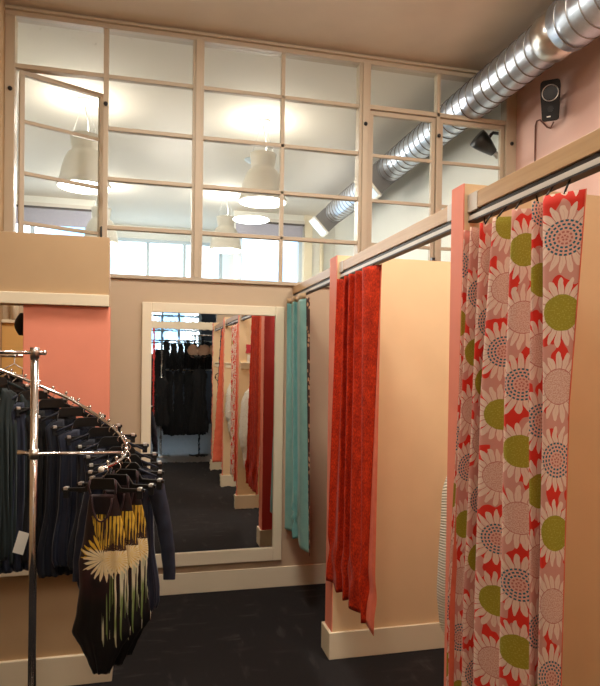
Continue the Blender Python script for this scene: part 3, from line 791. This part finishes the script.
# ------------------------------------------------------------------ wall speaker, its cable, clip lamp
spk = empty('wall_speaker', (2.5, 3.46, 3.08), 'small black speaker tilted on the pink wall below the duct', 'speaker')
A = Vector((2.50, 3.49, 3.215)); n1 = Vector((-.62, -.74, -.30)).normalized(); ux = Vector((0, 0, 1)).cross(n1).normalized(); uz = n1.cross(ux)
R = Matrix((ux, n1, uz)).transposed()
out = [(-.072, -.13), (-.055, -.14), (.055, -.14), (.072, -.13), (.086, .09), (.080, .13), (.062, .14), (-.062, .14), (-.080, .13), (-.086, .09)]
b = MB(); k = len(out)
b.add([A + R @ Vector((x * .72, .06, z * .88)) for x, z in out] + [A + R @ Vector((x * .6, -.06, z * .8)) for x, z in out], [tuple(range(k)), tuple(reversed(range(k, 2 * k)))] + [(i, i + k, (i + 1) % k + k, (i + 1) % k) for i in range(k)])
b.build('cabinet', M['black_matte'], spk, bevel=.006)
def disc(c, r, h, name, mat):
    vs = [c + R @ Vector((r * math.cos(2 * PI * q / 28), h, r * math.sin(2 * PI * q / 28))) for q in range(28)] + [c + R @ Vector((r * math.cos(2 * PI * q / 28), 0, r * math.sin(2 * PI * q / 28))) for q in range(28)]
    MB().add(vs, [tuple(range(28))] + [(i, (i + 1) % 28, (i + 1) % 28 + 28, i + 28) for i in range(28)]).build(name, mat, spk, smooth=False)
cc = A + R @ Vector((0, .06, .045))
rp = [cc + R @ Vector((.048 * math.cos(2 * PI * q / 32), .004, .048 * math.sin(2 * PI * q / 32))) for q in range(33)]
MB().tube(rp, .003, 6, False).build('woofer_ring', M['steel'], spk, smooth=True)
disc(cc, .043, .003, 'woofer', M['black'])
disc(A + R @ Vector((0, .06, -.05)), .018, .003, 'tweeter', M['black'])
MB().obox(A + R @ Vector((-.01, .062, -.095)), .012, .001, .004, R).build('badge', M['steel'], spk)
MB().tube([A + R @ Vector((0, -.05, .03)), Vector((2.56, 3.54, 3.25)), Vector((2.60, 3.56, 3.25))], .016, 8).build('bracket', M['black_matte'], spk, smooth=True)
cb = MB().tube([(2.55, 3.53, 3.10), (2.594, 3.62, 3.10), (2.594, 3.66, 3.12), (2.594, 3.74, 3.20), (2.594, 3.775, 3.205), (2.594, 3.79, 3.18), (2.594, 3.79, 3.12), (2.594, 3.79, 0)], .005, 6).build('speaker_cable', M['cable'], smooth=True)
tag(cb, 'thin brown cable running down the pink wall from the speaker', 'cable')
cl = empty('clip_lamp', (2.5, 4.25, 3.1), 'black spot lamp on the wall behind the right transom pane', 'lamp')
a0 = Vector((2.40, 4.24, 3.235)); a1 = Vector((2.545, 4.24, 3.135)); d = (a1 - a0).normalized()
MB().tube([a0, a0 + d * .04, a0 + d * .09, a1], [.072, .070, .058, .03], 20).build('shade', M['black'], cl, smooth=True)
MB().tube([a1, a1 + d * .05], .022, 14).build('socket', M['steel'], cl, smooth=True)
MB().tube([a0 + d * .10 + Vector((0, 0, .04)), Vector((2.52, 4.24, 3.27)), Vector((2.535, 4.24, 3.285)), Vector((2.6, 4.24, 3.285))], .013, 8).build('arm', M['black'], cl, smooth=True)

# ------------------------------------------------------------------ pendant lamps of the far room
def pendant(x, y, label):
    p = empty('pendant_lamp', (x, y, 2.92), label, 'lamp', 'white bell pendant lamps')
    prof = [(.207, 2.915), (.214, 2.92), (.213, 2.935), (.204, 2.94), (.190, 3.00), (.174, 3.08), (.152, 3.145), (.130, 3.185), (.100, 3.21), (.102, 3.225), (.112, 3.30), (.118, 3.335), (.112, 3.337), (.104, 3.30), (.094, 3.215), (.093, 3.205), (.124, 3.18), (.146, 3.14), (.168, 3.075), (.184, 2.995), (.198, 2.94), (.207, 2.915)]
    MB().lathe(prof, (x, y, 0), 40).build('lamp_shade', M['enamel'], p, smooth=True)
    MB().lathe([(.001, 2.955), (.192, 2.95)], (x, y, 0), 36).build('diffuser', M['lampglow'], p, smooth=True)
    MB().lathe([(.001, 3.598), (.045, 3.60), (.062, 3.612), (.066, CZ)], (x, y, 0), 28).build('canopy', M['white_wall'], p, smooth=True)
    cord = []
    for k in range(17):
        t_ = k / 16; cord.append((x + .05 * math.sin(t_ * PI) * (t_) + .0, y, lerp(3.60, 3.30, t_)))
    MB().tube(cord, .0045, 6).build('cord', M['wire'], p, smooth=True)
    for s in (-1, 1): MB().tube([(x + s * .02, y, 3.60), (x + s * .10, y, 3.333)], .0012, 6).build('suspension_wire', M['wire'], p, smooth=True)
    MB().lathe([(.001, 3.20), (.05, 3.20), (.05, 3.31), (.001, 3.31)], (x, y, 0), 20).build('socket', M['white_wall'], p, smooth=True)
    return p
P0 = pendant(-.53, 5.32, 'bell pendant lamp seen through the open left casement')
LAMPS = [(-.53, 5.32), (.955, 5.36), (.92, 7.79), (-.58, 7.79)]
dup(P0, (.955, 5.36, 2.92), 'large bell pendant lamp nearest the middle of the transom')
dup(P0, (.92, 7.79, 2.92), 'smaller, farther bell pendant lamp below the white disc lamp')
dup(P0, (-.58, 7.79, 2.92), 'far bell pendant lamp mostly hidden by the open casement stile')
dl = empty('disc_pendant', (1.02, 6.4, 3.0), 'flat glowing white disc lamp beside the far bell pendant', 'lamp')
MB().lathe([(.001, 2.995), (.185, 2.995), (.192, 3.0)], (1.02, 6.4, 0), 36).build('diffuser', M['lampglow'], dl, smooth=True)
MB().lathe([(.192, 3.0), (.185, 3.012), (.05, 3.03), (.001, 3.03)], (1.02, 6.4, 0), 36).build('disc_top', M['white_wall'], dl, smooth=True)
MB().lathe([(.001, 3.59), (.05, 3.60), (.075, 3.62), (.078, CZ)], (1.02, 6.4, 0), 28).build('canopy', M['winframe'], dl, smooth=True)
MB().tube([(1.02, 6.4, 3.03), (1.02, 6.4, 3.6)], .0025, 6).build('suspension_wire', M['white_wall'], dl, smooth=True)

# ------------------------------------------------------------------ far room end wall, recess and windows
FY = 8.6
def window(name, x0, x1, z0, z1, y, nv, zs, mat=None, fw=.05):
    w = empty(name, ((x0 + x1) / 2, y, z0), None, None, kind='structure'); b = MB()
    b.box(x0, x1, y, y + .06, z0, z0 + fw); b.box(x0, x1, y, y + .06, z1 - fw, z1); b.box(x0, x0 + fw, y, y + .06, z0 + fw, z1 - fw); b.box(x1 - fw, x1, y, y + .06, z0 + fw, z1 - fw)
    for x in nv: b.box(x - .025, x + .025, y + .01, y + .05, z0 + fw, z1 - fw)
    for z in zs: b.box(x0 + fw, x1 - fw, y + .015, y + .045, z - .018, z + .018)
    b.build('frame', mat or M['winframe'], w)
    MB().box(x0 + fw, x1 - fw, y + .028, y + .032, z0 + fw, z1 - fw).build('glass', M['glass'], w)
struct('wall_far_right', MB().box(1.13, RX, FY, FY + .1, 0, 1.9).box(1.13, RX, FY, FY + .1, 3.40, CZ).box(1.13, 1.2, FY, FY + .1, 1.9, 3.40).box(2.12, RX, FY, FY + .1, 1.9, 3.40), M['white_wall'])
struct('wall_far_left', MB().box(-2.6, -.72, FY, FY + .1, 0, 1.9).box(-2.6, -.72, FY, FY + .1, 3.40, CZ).box(-.8, -.72, FY, FY + .1, 1.9, 3.40).box(-2.6, -2.3, FY, FY + .1, 1.9, 3.40), M['white_wall'])
window('window_2', 1.2, 2.12, 1.9, 3.40, FY + .02, [], [])
window('window_3', -2.3, -.8, 1.9, 3.40, FY + .02, [-1.5], [])
struct('wall_recess_left', MB().box(-.82, -.72, FY + .1, 10.2, 0, CZ), M['white_wall'])
struct('wall_recess_right', MB().box(1.13, 1.23, FY + .1, 10.2, 0, CZ), M['white_wall'])
struct('wall_recess_back', MB().box(-.72, 1.13, 10.0, 10.1, 0, 1.9).box(-.72, 1.13, 10.0, 10.1, 3.43, CZ), M['white_wall'])
window('window_4', -.72, 1.13, 1.9, 3.43, 10.02, [-.04, .53], [])
struct('trim_1', MB().box(2.14, 2.26, FY - .03, FY, 1.9, CZ), M['trim'], bevel=.004)
def blind(x0, x1, label):
    b = empty('roller_blind', ((x0 + x1) / 2, FY - .05, 3.25), label, 'blind', 'grey roller blinds')
    MB().box(x0 + .02, x1 - .02, FY - .052, FY - .048, 3.25, 3.49).build('blind_cloth', M['blind'], b)
    MB().box(x0, x1, FY - .085, FY - .02, 3.485, 3.53).build('head_box', M['track'], b, bevel=.004)
    MB().box(x0, x1, FY - .08, FY - .025, 3.462, 3.485).build('roller', M['track_dark'], b)
blind(1.13, 2.13, 'grey roller blind over the far right window')
blind(-2.35, -.74, 'grey roller blind behind the open left casement')
pp = MB().tube([(2.40, FY - .03, 0), (2.40, FY - .03, CZ)], .03, 12).build('wall_pipe', M['trim'], smooth=True); tag(pp, 'pale vertical pipe in the far corner beside the window', 'pipe')

# ------------------------------------------------------------------ what the mirror shows: shop behind the camera
struct('wall_shop', MB().box(-2.6, .06, BY - .1, BY, 0, CZ).box(1.05, RX, BY - .1, BY, 0, CZ).box(.06, 1.05, BY - .1, BY, 3.2, CZ), M['wall_tan'])
ob = MB().box(.06, 1.05, BY - .1, BY + .02, 1.99, 2.10).build('opening_header', M['trim'], bevel=.004); tag(ob, 'white header beam across the shop opening in the mirror', 'beam', kind='thing')
struct('wall_shop_left', MB().box(-2.7, -2.6, -7.1, BY, 0, CZ), M['white_wall'])
struct('wall_shop_right', MB().box(RX, RX + .1, -7.1, BY, 0, CZ), M['white_wall'])
struct('wall_shop_end', MB().box(-2.6, RX, -7.1, -7.0, 0, 1.65).box(-2.6, RX, -7.1, -7.0, 3.3, CZ).box(1.35, RX, -7.1, -7.0, 1.65, 3.3).box(-2.6, -1.6, -7.1, -7.0, 1.65, 3.3), M['slate'])
window('window_5', -1.6, 1.35, 1.65, 3.3, -7.08, [-.9, -.2, .42, .82], [1.95, 2.25, 2.6, 2.95], M['winframe'], .06)
rcl = MB()
rcl.grid([[(.125 + .012 * math.sin(k * 1.3), BY + .03 + .014 * k, z) for k in range(9)] for z in (1.985, 1.4, .8, .62)], None)
o = rcl.build('door_curtain', M['velvet_plain'] if 'velvet_plain' in M else M['red'], smooth=True, solid=.004); tag(o, 'red cloth hanging at the left jamb of the shop opening', 'curtain')
def dress(L, w, mat, name, seed):
    tab = [(0, -w * .5, w * .5), (.08, -w * .8, w * .8), (.3, -w * .6, w * .6), (.45, -w * .65, w * .65), (.9, -w, w), (1, -w * .95, w * .95)]
    def o(t):
        a, b = interp(tab, t); return (-L * t, a, b)
    mb = MB(); fabric_sheet(mb, o, .05, .03, 20, 22, seed, front_dip=.06, dip_w=.5)
    g = mb.build(name, mat, raw=True, smooth=True)
    return g
rail = empty('garment_rail', (.55, -2.6, 0), 'chrome garment rail before the shop window in the mirror', 'clothes rail')
MB().tube([(-.1, -2.6, 1.86), (1.3, -2.6, 1.86)], .014, 10).build('top_rail', M['chrome'], rail, smooth=True)
MB().tube([(-.1, -2.6, 1.36), (1.3, -2.6, 1.36)], .012, 10).build('lower_rail', M['chrome'], rail, smooth=True)
for x in (-.1, 1.3): MB().tube([(x, -2.6, .02), (x, -2.6, 1.86)], .016, 10).build('upright', M['chrome'], rail, smooth=True)
MB().tube([(-.1, -2.85, .02), (-.1, -2.35, .02)], .014, 8).tube([(1.3, -2.85, .02), (1.3, -2.35, .02)], .014, 8).build('base', M['chrome'], rail, smooth=True)
shop_top = dress(.46, .085, M['blackcloth'], 'camisole', 3)
cnt = ['first', 'second', 'third', 'fourth', 'fifth', 'sixth', 'seventh']
for i in range(7):
    g = shop_top if i == 0 else dup(shop_top)
    g.location = (.36 + .115 * i, -2.6 + .01 * (i % 2), 1.845 - .02 * (i % 3)); g.rotation_euler = (0, 0, .5 + .25 * (i % 3))
    tag(g, cnt[i] + ' black camisole from the left on the rail before the shop window in the mirror', 'top', 'black camisoles on the shop rail')
low_top = dress(.62, .10, M['blackcloth'], 'black_skirt', 5)
for i in range(4):
    g = low_top if i == 0 else dup(low_top)
    g.scale = (1.3, 1, 1.75); g.location = (.40 + .17 * i, -2.6, 1.345); g.rotation_euler = (0, 0, .7 - .2 * i)
    tag(g, cnt[i] + ' black skirt from the left on the lower shop rail in the mirror', 'skirt', 'black skirts on the shop rail')
rail2 = empty('garment_rail', (.88, -1.95, 0), 'short garment rail beside the shop opening, carrying the beige bra', 'clothes rail')
MB().tube([(.72, -1.95, 1.93), (1.5, -1.95, 1.93)], .014, 10).build('top_rail', M['chrome'], rail2, smooth=True)
MB().tube([(1.5, -1.95, 0), (1.5, -1.95, 1.93)], .016, 10).build('upright', M['chrome'], rail2, smooth=True)
MB().box(1.3, 1.7, -2.1, -1.8, 0, .02).build('base', M['steel'], rail2)
ld = dress(1.02, .16, M['blackcloth'], 'long_dress', 8); ld.location = (.86, -1.95, 1.39)
tag(ld, 'long black dress beside the opening in the mirror', 'dress')
ds = empty('dress_stand', (.86, -1.95, 0), 'thin dark stand holding the long black dress', 'stand')
MB().tube([(.86, -1.95, 0), (.86, -1.95, 1.46)], .012, 8).build('post', M['black'], ds, smooth=True)
MB().lathe([(.001, 0), (.15, 0), (.15, .015), (.001, .02)], (.86, -1.95, 0), 24).build('base', M['black'], ds, smooth=True)
def bra(x, mat, label):
    b = MB()
    for s in (-1, 1):
        rows = []
        for j in range(9):
            a = PI * .5 * j / 8
            rows.append([(x + s * .085 + .095 * math.sin(a) * math.cos(q), -1.97 + .07 * math.cos(a), 1.68 + .11 * math.sin(a) * math.sin(q)) for q in [2 * PI * k / 16 for k in range(17)]])
        b.grid(rows)
    o = b.build('bra', mat, smooth=True, solid=.003, base=(x, -1.98, 1.62)); tag(o, label, 'bra', 'bras on the short rail')
    for s in (-1, 1): MB().tube([(x + s * .08, -1.98, 1.76), (x + s * .06, -1.965, 1.945), (x + s * .06, -1.93, 1.78)], .010, 6).build('strap', M['black'], o, smooth=True)
    bd = MB(); bd.tube([(x - .17, -1.96, 1.62), (x, -1.90, 1.58), (x + .17, -1.96, 1.62)], .02, 8); bd.build('band', M['black'], o, smooth=True)
bra(.84, M['bra_beige'], 'beige bra with black straps at the edge of the opening in the mirror')
bra(1.18, M['bra_beige'], 'beige bra behind the last partition in the mirror')
lt = dress(.75, .14, M['blackcloth'], 'black_dress', 14)
for i, (x, y, z, l) in enumerate(((.24, -2.1, 1.70, 'black dress hanging nearest the left jamb in the mirror'), (.25, -1.8, 1.25, 'lower black dress near the left jamb in the mirror')  )):
    g = lt if i == 0 else dup(lt)
    g.location = (x, y, z); g.rotation_euler = (0, 0, .4 * i); tag(g, l, 'dress', 'black dresses at the shop opening')
st_ = empty('clothes_stand', (.26, -1.95, 0), 'slim chrome stand with black dresses at the left jamb', 'stand')
MB().tube([(.26, -1.95, .0), (.26, -1.95, 1.78)], .012, 8).build('post', M['chrome'], st_, smooth=True)
MB().tube([(.26, -2.25, 1.74), (.26, -1.75, 1.74)], .008, 8).tube([(.30, -1.95, 1.27), (.30, -1.78, 1.27)], .008, 8).build('arm', M['chrome'], st_, smooth=True)
MB().lathe([(.001, 0), (.14, 0), (.14, .015), (.001, .02)], (.26, -1.95, 0), 24).build('base', M['steel'], st_, smooth=True)

# white knits and the red card inside the booths
def robe(loc, label, L, w):
    tab = [(0, -w * .25, w * .25), (.06, -w * .62, w * .6), (.2, -w * .9, w * .82), (.6, -w, w * .9), (.72, -w * .92, w * .9), (.8, -w * .72, w * .8), (1, -w * .6, w * .7)]
    def o(t):
        a, b = interp(tab, t); return (-L * t, a, b)
    mb = MB(); fabric_sheet(mb, o, .062, .010, 20, 34, 17)
    g = mb.build('knit_cardigan', M['knit'], raw=True, smooth=True); g.location = loc
    tag(g, label, 'cardigan', 'white knit cardigans in the booths'); return g
robe((1.05, 1.834, 1.25), 'white knit cardigan hung behind the salmon post', .82, .13)
robe((1.04, .655, 1.27), 'white knit cardigan in the third booth, seen in the mirror', .6, .11)
hk = MB().tube([(1.03, 1.77, 1.30), (1.03, 1.82, 1.30), (1.03, 1.84, 1.275), (1.03, 1.85, 1.30)], .006, 6).build('coat_hook', M['steel'], smooth=True); tag(hk, 'steel coat hook holding the white cardigan', 'hook')
hk = MB().tube([(1.02, .60, 1.30), (1.02, .65, 1.30), (1.02, .67, 1.275), (1.02, .68, 1.30)], .006, 6).build('coat_hook', M['steel'], smooth=True); tag(hk, 'steel coat hook in the third booth of the mirror', 'hook')
rg = MB().tube([(.985 + .035 * math.cos(q), -.55, 1.30 + .05 * math.sin(q)) for q in [2 * PI * k / 20 for k in range(21)]], .007, 6, False).build('ring_hanger', M['black'], smooth=True); tag(rg, 'black ring hanger on the last partition in the mirror', 'hanger')
cdm = empty('notice_card', (1.03, 1.80, 1.51), 'red notice card above a white card on the booth ledge in the mirror', 'sign')
MB().box(.99, 1.09, 1.770, 1.774, 1.60, 1.69).build('red_card', M['red_card'], cdm)
MB().box(1.0, 1.08, 1.785, 1.789, 1.506, 1.585).build('white_card', M['white_card'], cdm)

# ------------------------------------------------------------------ light
def light(kind, name, loc, power, col, size=.1, aim=None, spot=None):
    l = bpy.data.lights.new(name, kind); l.energy = power; l.color = col
    if kind == 'AREA': l.shape = 'DISK'; l.size = size
    else: l.shadow_soft_size = size
    if spot: l.spot_size = spot; l.spot_blend = .6
    o = bpy.data.objects.new(name, l); COL.objects.link(o); o.location = loc
    if aim is not None: o.rotation_euler = (Vector(aim) - Vector(loc)).to_track_quat('-Z', 'Y').to_euler()
    return o
WARM = (1.0, .91, .80); NEUT = (1.0, .93, .84)
light('AREA', 'ceiling_light', (.25, 2.3, 3.5), 44, WARM, .5, (.5, 2.6, 0))
light('AREA', 'ceiling_light', (1.75, 2.0, 3.5), 40, WARM, .5, (1.7, 2.6, 0))
light('POINT', 'fill_light', (-.1, .4, 3.0), 46, WARM, .2)  # three unseen fill lights added to brighten the near room and ceiling
light('POINT', 'fill_light', (-1.5, .6, 3.0), 8, WARM, .2)
light('POINT', 'fill_light', (1.7, .2, 3.0), 22, WARM, .2)
for x, y in LAMPS:
    light('POINT', 'bulb_down', (x, y, 2.90), 62, NEUT, .12)
    light('POINT', 'bulb_up', (x, y, 3.40), 17, NEUT, .05)
light('POINT', 'bulb_down', (1.02, 6.4, 2.93), 12, NEUT, .12)
light('AREA', 'ceiling_light', (.6, -4.2, 3.55), 8, NEUT, .8, (.6, -4.2, 0))

w = bpy.data.worlds.new('daylight'); sc.world = w; w.use_nodes = True; nt = w.node_tree; nt.nodes.clear()
o = nt.nodes.new('ShaderNodeOutputWorld'); bgd = nt.nodes.new('ShaderNodeBackground'); tc = nt.nodes.new('ShaderNodeTexCoord')
nz = nt.nodes.new('ShaderNodeTexNoise'); nz.inputs['Scale'].default_value = 14; nz.inputs['Detail'].default_value = 4
mr = nt.nodes.new('ShaderNodeMapRange'); mr.inputs[1].default_value = .42; mr.inputs[2].default_value = .58
mx = nt.nodes.new('ShaderNodeMix'); mx.data_type = 'RGBA'; mx.inputs[6].default_value = (.24, .46, .74, 1); mx.inputs[7].default_value = (.85, .93, 1.0, 1)
nt.links.new(tc.outputs['Generated'], nz.inputs['Vector']); nt.links.new(nz.outputs['Fac'], mr.inputs[0]); nt.links.new(mr.outputs[0], mx.inputs[0])
nt.links.new(mx.outputs[2], bgd.inputs[0]); bgd.inputs[1].default_value = 4.6; nt.links.new(bgd.outputs[0], o.inputs[0])

# ------------------------------------------------------------------ render look
vs = sc.view_settings
sc.display_settings.display_device = 'sRGB'
vs.view_transform = 'Standard'; vs.look = 'None'; vs.exposure = 0.0; vs.gamma = 1.0; vs.use_curve_mapping = False
cy_ = sc.cycles
cy_.use_denoising = True
cy_.max_bounces = 8; cy_.diffuse_bounces = 4; cy_.glossy_bounces = 5; cy_.transparent_max_bounces = 16
cy_.sample_clamp_indirect = 6.0
cy_.caustics_reflective = False; cy_.caustics_refractive = False
